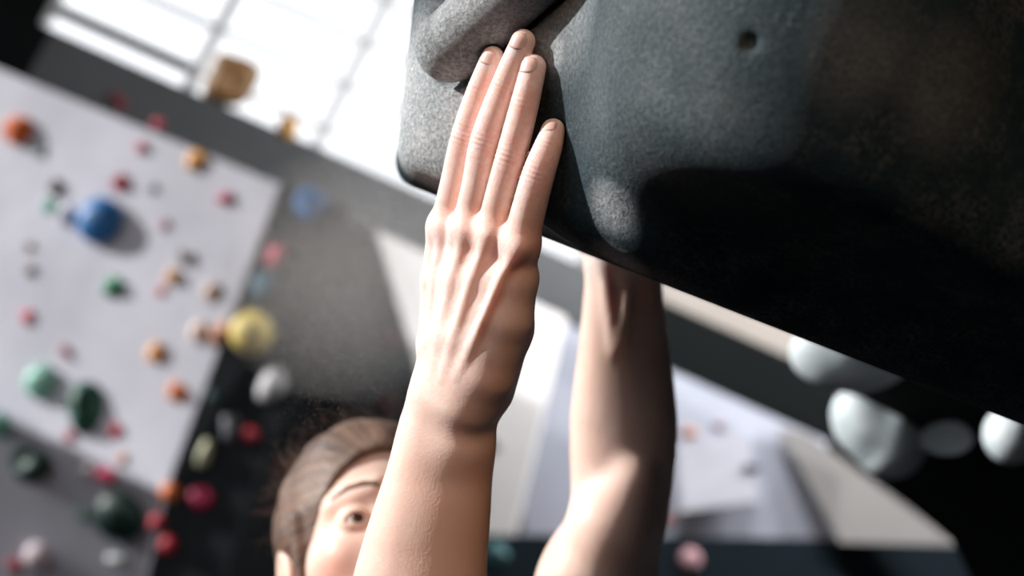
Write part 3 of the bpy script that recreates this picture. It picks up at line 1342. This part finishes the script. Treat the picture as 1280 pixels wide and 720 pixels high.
A_, B_, S_ = (P0, PN), (BP, BN), (c1, CN)
REAR = ((0, Y, 0), (0, -1, 0))
BEAMP = ((0, Y - .30, 0), (0, -1, 0))
OVER = (to_world(WALL_P[0]), dir_world(WALL_N))
HOLDS = [
    # on the pale panel
    (26, 164, 44, (236, 110, 30), 'jug', 'large orange hold near the upper edge of the pale panel, furthest left', A_, .8),
    (52, 192, 13, (96, 140, 136), 'crimp', 'tiny grey green hold just below the large orange hold', A_, 1),
    (178, 185, 15, (224, 80, 112), 'ball', 'small pink hold under the top edge of the pale panel', A_, 1),
    (197, 155, 15, (214, 60, 92), 'crimp', 'small crimson pink hold right on the top edge of the pale panel', A_, 1),
    (245, 201, 25, (246, 166, 30), 'edge', 'amber yellow hold near the upper corner of the pale panel', A_, 1),
    (151, 229, 24, (206, 34, 66), 'jug', 'crimson red hold directly above the blue hold on the pale panel', A_, 1),
    (71, 235, 21, (74, 44, 56), 'edge', 'dark maroon hold touching a sea green hold on the pale panel', A_, 1),
    (63, 258, 19, (60, 170, 140), 'crimp', 'sea green hold just below the dark maroon hold', A_, 1),
    (84, 269, 24, (226, 230, 240), 'ball', 'white rounded hold beside the blue hold', A_, 1),
    (129, 278, 58, (40, 120, 190), 'ball', 'big bright blue rounded hold on the pale panel', A_, 1.0),
    (283, 249, 20, (226, 82, 112), 'jug', 'pink hold below the amber hold, near the side edge of the pale panel', A_, 1),
    (206, 281, 15, (196, 132, 150), 'crimp', 'faded mauve hold in the middle of the pale panel', A_, 1),
    (190, 236, 15, (176, 176, 186), 'crimp', 'faint light grey hold between the crimson hold and the pink hold', A_, 1),
    (232, 321, 22, (160, 158, 158), 'jug', 'dull grey hold above the peach hold on the pale panel', A_, 1.3),
    (37, 308, 14, (178, 158, 144), 'crimp', 'tan small hold above a brown small hold on the pale panel', A_, 1),
    (38, 338, 15, (126, 104, 94), 'edge', 'brown small hold below a tan small hold on the pale panel', A_, 1),
    (143, 359, 28, (12, 140, 96), 'jug', 'emerald green hold below the big blue hold', A_, 1),
    (217, 346, 20, (244, 186, 122), 'ball', 'peach coloured hold touching a small coral hold', A_, 1),
    (202, 364, 14, (240, 88, 84), 'crimp', 'small coral hold under the edge of the peach hold', A_, 1),
    (265, 365, 22, (240, 208, 190), 'jug', 'pale cream hold near the side edge of the pale panel', A_, 1.2),
    (250, 415, 24, (250, 222, 208), 'ball', 'whitish cream hold beside the terracotta hold', A_, 1.1),
    (276, 417, 30, (226, 160, 128), 'jug', 'terracotta hold on the panel edge beside the yellow ball hold', A_, .8),
    (35, 396, 19, (228, 78, 102), 'crimp', 'rose pink hold alone at the far side of the pale panel', A_, 1),
    (83, 440, 19, (196, 100, 116), 'pinch', 'dusky pink slim hold above the pale mint hold', A_, 1),
    (196, 441, 24, (244, 160, 40), 'edge', 'bright amber orange hold in the lower middle of the pale panel', A_, 1),
    (223, 491, 27, (246, 136, 66), 'jug', 'orange hold with a pink tone near the lower tip of the pale panel', A_, .9),
    (54, 478, 42, (150, 212, 194), 'ball', 'pale mint rounded hold with a separate dark green shaded side', A_, 1),
    (107, 509, 54, (6, 82, 66), 'jug', 'dark green hold standing in for the shaded side of the pale mint hold', A_, 1.2),  # shade of the mint hold put into a dark body of its own
    (88, 546, 15, (214, 44, 74), 'crimp', 'red small hold right under the dark green shaded side of the pale mint hold', A_, 1),
    (146, 539, 18, (214, 36, 66), 'crimp', 'red small hold below and beside the dark green shaded side of the pale mint hold', A_, 1),
    (153, 574, 15, (224, 150, 128), 'crimp', 'pale salmon hold near the bottom edge of the pale panel', A_, 1),
    # on the lower panel
    (2, 529, 32, (120, 190, 170), 'ball', 'light mint hold behind a dark green hold at the far lower corner', B_, .9),
    (42, 580, 48, (8, 62, 52), 'jug', 'dark green bulky hold at the edge under the pale panel', B_, 1.1),
    (110, 591, 18, (236, 230, 232), 'crimp', 'white small hold touching a magenta pink hold', B_, 1.2),
    (135, 594, 22, (226, 60, 104), 'edge', 'magenta pink hold above the bottle green hold', B_, 1),
    (106, 643, 22, (142, 196, 176), 'pinch', 'pale sage hold at the side of the bottle green hold', B_, .8),
    (153, 642, 64, (6, 50, 42), 'ball', 'bottle green large rounded hold under the magenta hold', B_, 1),
    (147, 698, 26, (196, 202, 204), 'pinch', 'light grey long hold below the bottle green hold', B_, .7),
    (50, 695, 36, (216, 200, 206), 'ball', 'off white rounded hold at the bottom of the lower panel', B_, 1),
    (20, 708, 20, (170, 30, 52), 'crimp', 'dark red hold beside the off white hold at the bottom', B_, 1),
    # on the charcoal side panel
    (387, 256, 38, (36, 120, 190), 'edge', 'blue square hold at the top of the charcoal side wall', S_, 1),
    (347, 320, 28, (220, 72, 106), 'jug', 'pink hold on the charcoal side wall above the teal hold', S_, 1),
    (331, 357, 30, (36, 120, 150), 'edge', 'teal blue hold on the charcoal side wall above the yellow ball', S_, 1),
    (316, 417, 54, (232, 208, 110), 'ball', 'big pale yellow ball hold on the charcoal side wall', S_, 1),
    (340, 481, 34, (196, 198, 202), 'crimp', 'light grey flat hold below the yellow ball hold', S_, 1.3),
    (266, 497, 24, (10, 84, 72), 'crimp', 'dim dark green hold on the side wall near the panel edge', S_, 1.2),
    (287, 534, 26, (112, 116, 124), 'jug', 'mid grey dim hold beside the red hold on the side wall', S_, 1.3),
    (313, 543, 22, (190, 30, 56), 'crimp', 'red hold on the charcoal side wall beside the grey hold', S_, 1),
    (257, 567, 36, (222, 226, 190), 'pinch', 'lime white oval hold on the charcoal side wall', S_, .7, 1.57),
    (214, 615, 26, (250, 130, 60), 'ball', 'glossy orange hold touching a raspberry hold', S_, 1),
    (252, 622, 28, (196, 22, 88), 'jug', 'raspberry hold beside the glossy orange hold', S_, 1),
    (198, 653, 21, (206, 34, 60), 'ball', 'upper of two round red holds low on the side wall', S_, 1),
    (211, 681, 22, (206, 34, 60), 'ball', 'lower of two round red holds low on the side wall', S_, 1),
    # on the beam and the window
    (289, 101, 70, (146, 108, 66), 'edge', 'large tan brown block hold standing on the beam before the windows', ((0, Y - .22, 0), (0, -1, 0)), .95),
    (148, 127, 24, (140, 30, 52), 'pinch', 'dark red slim hold on the dark beam', BEAMP, .7),
    (360, 159, 24, (206, 150, 60), 'crimp', 'ochre small hold on the beam beyond the brown block hold', BEAMP, 1.3),
    # rear wall
    (490, 424, 30, (112, 76, 72), 'jug', 'russet brown hold on the dark rear wall by the white panel', ((0, 7.9, 0), (0, -1, 0)), 1),
    (484, 505, 34, (92, 70, 68), 'edge', 'dull brown hold on the dark rear wall above the climber', ((0, 7.9, 0), (0, -1, 0)), 1),
]
for px, py, s, col, kind, lab, pl, asp, *rot in HOLDS:
    bolted(px, py, s, col, kind, lab, pl, asp, rot[0] if rot else None)


def panel_plane(name):
    o = bpy.data.objects[name]
    p = o.data.polygons[0]
    return np.array(o.location) + np.array(o.data.vertices[p.vertices[0]].co), np.array(p.normal)


bpy.context.view_layer.update()
for px, py, s, col, kind, lab, pn, asp in [
    (650, 655, 24, (64, 52, 50), 'pinch', 'dark brown slim hold at the foot of the white panel', 'wall_panel_blue', .7),
    (620, 556, 16, (150, 150, 154), 'crimp', 'grey hold low on the white panel beside the forearm', 'wall_panel_white', 1),
    (637, 470, 16, (176, 172, 172), 'crimp', 'faint grey hold high on the white panel beside the hand heel', 'wall_panel_white', 1),
    (862, 541, 18, (172, 128, 112), 'crimp', 'faded rust hold above the white rectangle', 'wall_panel_blue', 1.2),
    (900, 532, 14, (150, 130, 132), 'crimp', 'faint mauve grey hold above the white rectangle near the beam', 'wall_panel_blue', 1.2),
    (940, 584, 22, (96, 94, 98), 'pinch', 'dark grey hold on the edge of the white rectangle', 'wall_panel_patch', .7),
    (836, 650, 14, (210, 130, 104), 'crimp', 'small salmon hold beside the elbow on the blue grey panel', 'wall_panel_blue', 1),
    (862, 700, 28, (206, 160, 168), 'ball', 'dusty pink hold on the dark teal base', 'wall_base', 1),
    (621, 692, 30, (70, 116, 122), 'jug', 'teal hold on the dark base beside the forearm', 'wall_base', 1),
]:
    bolted(px, py, s, col, kind, lab, panel_plane(pn), asp)

# the pale sculpted holds on the black wall
M_PALE = NT('pale_blue_resin')
M_PALE.color(M_PALE.ramp(M_PALE.noise(18, 5), [(.35, srgb(190, 202, 208)), (.65, srgb(214, 224, 228))]))
M_PALE.rough(.6)
M_PALE.bump(M_PALE.noise(300, 3), .3, .002)
M_PALE = M_PALE.m


def wp(px, py, h=0.0):
    w = V(px, py, 1.0)
    return w * ((WALL_P[0] @ WALL_N + h) / (w @ WALL_N))


def sculpted(label, lumps, scoops, px, size=.0025):
    c = wp(*px)
    dd = c[2]

    def f(p):
        d = None
        for x, y, h, r in lumps:
            e = ellip(p, wp(x, y, h), np.array(r) / F * dd)
            d = e if d is None else smin(d, e, .02)
        for x, y, h, r in scoops:
            d = smax(d, -ellip(p, wp(x, y, h), np.array(r) / F * dd), .008)
        d = d + .0015 * vnoise(p, 40, 3)
        return smax(d, -((p - WALL_P[0]) @ WALL_N - .001), .003)
    r = .16
    org = to_world(c)
    root = empty('climbing_hold', org)
    tag(root, label, 'climbing hold', 'pale blue holds on the black wall')
    sdf_part('resin_body', f, c - r, c + r, size, M_PALE, root, org)
    b0 = wp(px[0], px[1], .0)
    s = 0.0
    for k in range(200):
        if f((b0 + WALL_N * s)[None])[0] > 0 and s > .004:
            break
        s += .001
    t = b0 + WALL_N * s
    sdf_part('mounting_bolt', lambda p: smax(rcone(p, t - WALL_N * .01, t - WALL_N * .001, .007, .007), -ball(p, t + WALL_N * .006, .004), .001), t - .02, t + .02, .0012, BOLT, root, org)


sculpted('pale blue domed hold peeking out closest to the climber under the black hold',
         [(1066, 440, .015, (76, 50, 42))], [], (1062, 436))
sculpted('pale blue ribbed hold hanging lowest below the black hold',
         [(1075, 520, .015, (34, 46, 40)), (1112, 545, .02, (46, 52, 44))], [(1060, 592, .06, (26, 22, 40))], (1100, 535))
sculpted('whitish crescent hold on the black wall next to the ribbed one',
         [(1160, 505, .06, (28, 44, 45)), (1196, 552, .05, (46, 30, 50)), (1228, 536, .05, (26, 28, 45)), (1196, 515, .03, (50, 40, 50))], [(1208, 486, .09, (36, 32, 40))], (1185, 548))
sculpted('small pale hold furthest along the black wall beyond the crescent',
         [(1262, 545, .03, (30, 34, 34))], [], (1262, 545))

# ------------------------------------------------------------------ chalk dust in the air
dust = []
drng = np.random.default_rng(4)
tet = np.array([[1, 1, 1], [1, -1, -1], [-1, 1, -1], [-1, -1, 1]]) / 1.732
NP = 60000
q = drng.normal(0, .45, (NP, 3))
q = q[(q ** 2).sum(1) < 1]
DC, DR = V(440, 345, 1.36), np.array([.125, .115, .20])
pc = DC + q * DR
near = np.stack([drng.normal(430, 55, 9000), drng.normal(400, 85, 9000), drng.uniform(.80, 1.02, 9000)], -1)
near = near[(near[:, 1] < 560) & (near[:, 1] > 230) & (near[:, 0] > 300) & (near[:, 0] < 560)]
pc = np.concatenate([pc, np.array([V(*k_) for k_ in near])])
pc = pc[run(f_body, pc) > .03]
pc = pc[run(f_hold_raw, pc) > .03]
rad = np.where(pc[:, 2] < 1.03, drng.uniform(.00007, .00016, len(pc)), drng.uniform(.00014, .00032, len(pc)))
vs = (pc[:, None, :] + tet[None] * rad[:, None, None]).reshape(-1, 3)
fs = np.array([[0, 1, 2], [0, 3, 1], [0, 2, 3], [1, 3, 2]])
fs = (np.arange(len(pc))[:, None, None] * 4 + fs[None]).reshape(-1, 3)
M_DUST = mat_plain('chalk_powder', srgb(240, 240, 240), .9, .02)
d0 = to_world(pc.mean(0))
o = dust_o = link('chalk_dust', mesh_np('chalk_dust', to_world(vs), fs, d0, False), M_DUST, None, d0)
tag(o, 'fine white chalk dust drifting in the air beside the hand', 'chalk dust', None, 'stuff')



def cloud_shape(p):
    return ellip(p, DC, DR) + .02 * vnoise(p, 12, 5)


m = bpy.data.materials.new('chalk_haze')
m.use_nodes = True
t = m.node_tree
t.nodes.clear()
mo = t.nodes.new('ShaderNodeOutputMaterial')
sc_ = t.nodes.new('ShaderNodeVolumeScatter')
sc_.inputs['Anisotropy'].default_value = .1
tcv = t.nodes.new('ShaderNodeTexCoord')
ln = t.nodes.new('ShaderNodeVectorMath')
ln.operation = 'LENGTH'
sub = t.nodes.new('ShaderNodeVectorMath')
sub.operation = 'SUBTRACT'
sub.inputs[1].default_value = tuple(to_world(DC) - d0)
t.links.new(tcv.outputs['Object'], sub.inputs[0])
t.links.new(sub.outputs[0], ln.inputs[0])
nz = t.nodes.new('ShaderNodeTexNoise')
nz.inputs['Scale'].default_value = 9
nz.inputs['Detail'].default_value = 3
t.links.new(tcv.outputs['Object'], nz.inputs['Vector'])
fall = t.nodes.new('ShaderNodeMapRange')
for k_, v_ in ((1, .16), (2, .02), (3, 0.0), (4, 1.0)):
    fall.inputs[k_].default_value = v_
t.links.new(ln.outputs['Value'], fall.inputs[0])
pw = t.nodes.new('ShaderNodeMath')
pw.operation = 'MULTIPLY'
t.links.new(fall.outputs[0], pw.inputs[0])
t.links.new(nz.outputs['Fac'], pw.inputs[1])
pw2 = t.nodes.new('ShaderNodeMath')
pw2.operation = 'MULTIPLY'
pw2.inputs[1].default_value = 5.0
t.links.new(pw.outputs[0], pw2.inputs[0])
t.links.new(pw2.outputs[0], sc_.inputs['Density'])
t.links.new(sc_.outputs[0], mo.inputs['Volume'])
co_ = to_world(DC)
sdf_part('chalk_haze', cloud_shape, DC - DR - .04, DC + DR + .04, .012, m, dust_o, d0)


# ------------------------------------------------------------------ light
for k_, (lx, ly, lz) in enumerate(((.5, 6.2, 4.9), (2.7, 6.0, 4.9), (-.6, -2.8, 3.6))):  # added lamps, housings included, to brighten the rear panels and shaded skin
    root = empty('added_fill_lamp', (lx, ly, lz))
    tag(root, 'added unseen lamp brightening the rear wall, ' + ('nearer the pale panel' if k_ == 0 else 'nearer the black wall'), 'lamp')
    root.rotation_euler = (math.radians(52), 0, 0)
    bm = bmesh.new()
    bmesh.ops.create_cube(bm, size=1)
    bmesh.ops.scale(bm, vec=(1.3, .26, .12), verts=bm.verts)
    bmesh.ops.translate(bm, vec=(0, 0, .07), verts=bm.verts)
    bmesh.ops.bevel(bm, geom=bm.edges[:], offset=.02, segments=2, affect='EDGES')
    me = bpy.data.meshes.new('housing')
    bm.to_mesh(me)
    bm.free()
    link('housing', me, M_FRAME, root)
    al = bpy.data.lights.new('fill_light', 'AREA')
    al.shape = 'RECTANGLE'
    al.size, al.size_y = 1.2, .2
    al.energy = 115
    ao = bpy.data.objects.new('fill_light', al)
    C.objects.link(ao)
    ao.parent = root
    if k_ == 2:
        al.color = (1.0, .55, .30)  # added warm fill for the shaded side of the skin
        al.energy = 42
        root['label'] = 'added warm fill lamp, unseen behind the camera'
        root.rotation_euler = Vector((-.6, -3.8, 1.7)).to_track_quat('Z', 'Y').to_euler()
sl = bpy.data.lights.new('sun', 'SUN')
sl.energy = 5.9
sl.angle = math.radians(.8)
sl.color = (1.0, .97, .94)
so = bpy.data.objects.new('sun', sl)
C.objects.link(so)
so.rotation_euler = Vector(dir_world(SUN_CAM)).to_track_quat('Z', 'Y').to_euler()
so.location = (-8, 0, 4)
wd = bpy.data.worlds.new('daylight')
bpy.context.scene.world = wd
wd.use_nodes = True
t = wd.node_tree
bg = t.nodes['Background']
tc = t.nodes.new('ShaderNodeTexCoord')
sep = t.nodes.new('ShaderNodeSeparateXYZ')
rp = t.nodes.new('ShaderNodeValToRGB')
el = rp.color_ramp.elements
el[0].position, el[0].color = .47, (.22, .22, .21, 1)
el[1].position, el[1].color = .53, (.93, .96, 1.0, 1)
mp = t.nodes.new('ShaderNodeMath')
mp.operation = 'MULTIPLY_ADD'
mp.inputs[1].default_value = .5
mp.inputs[2].default_value = .5
t.links.new(tc.outputs['Generated'], sep.inputs[0])
t.links.new(sep.outputs['Z'], mp.inputs[0])
t.links.new(mp.outputs[0], rp.inputs[0])
t.links.new(rp.outputs[0], bg.inputs[0])
bg.inputs[1].default_value = 1.7

vs_ = bpy.context.scene.view_settings
vs_.view_transform = 'Standard'
vs_.look = 'None'
vs_.exposure = 0.0
vs_.gamma = 1.0
vs_.use_curve_mapping = False
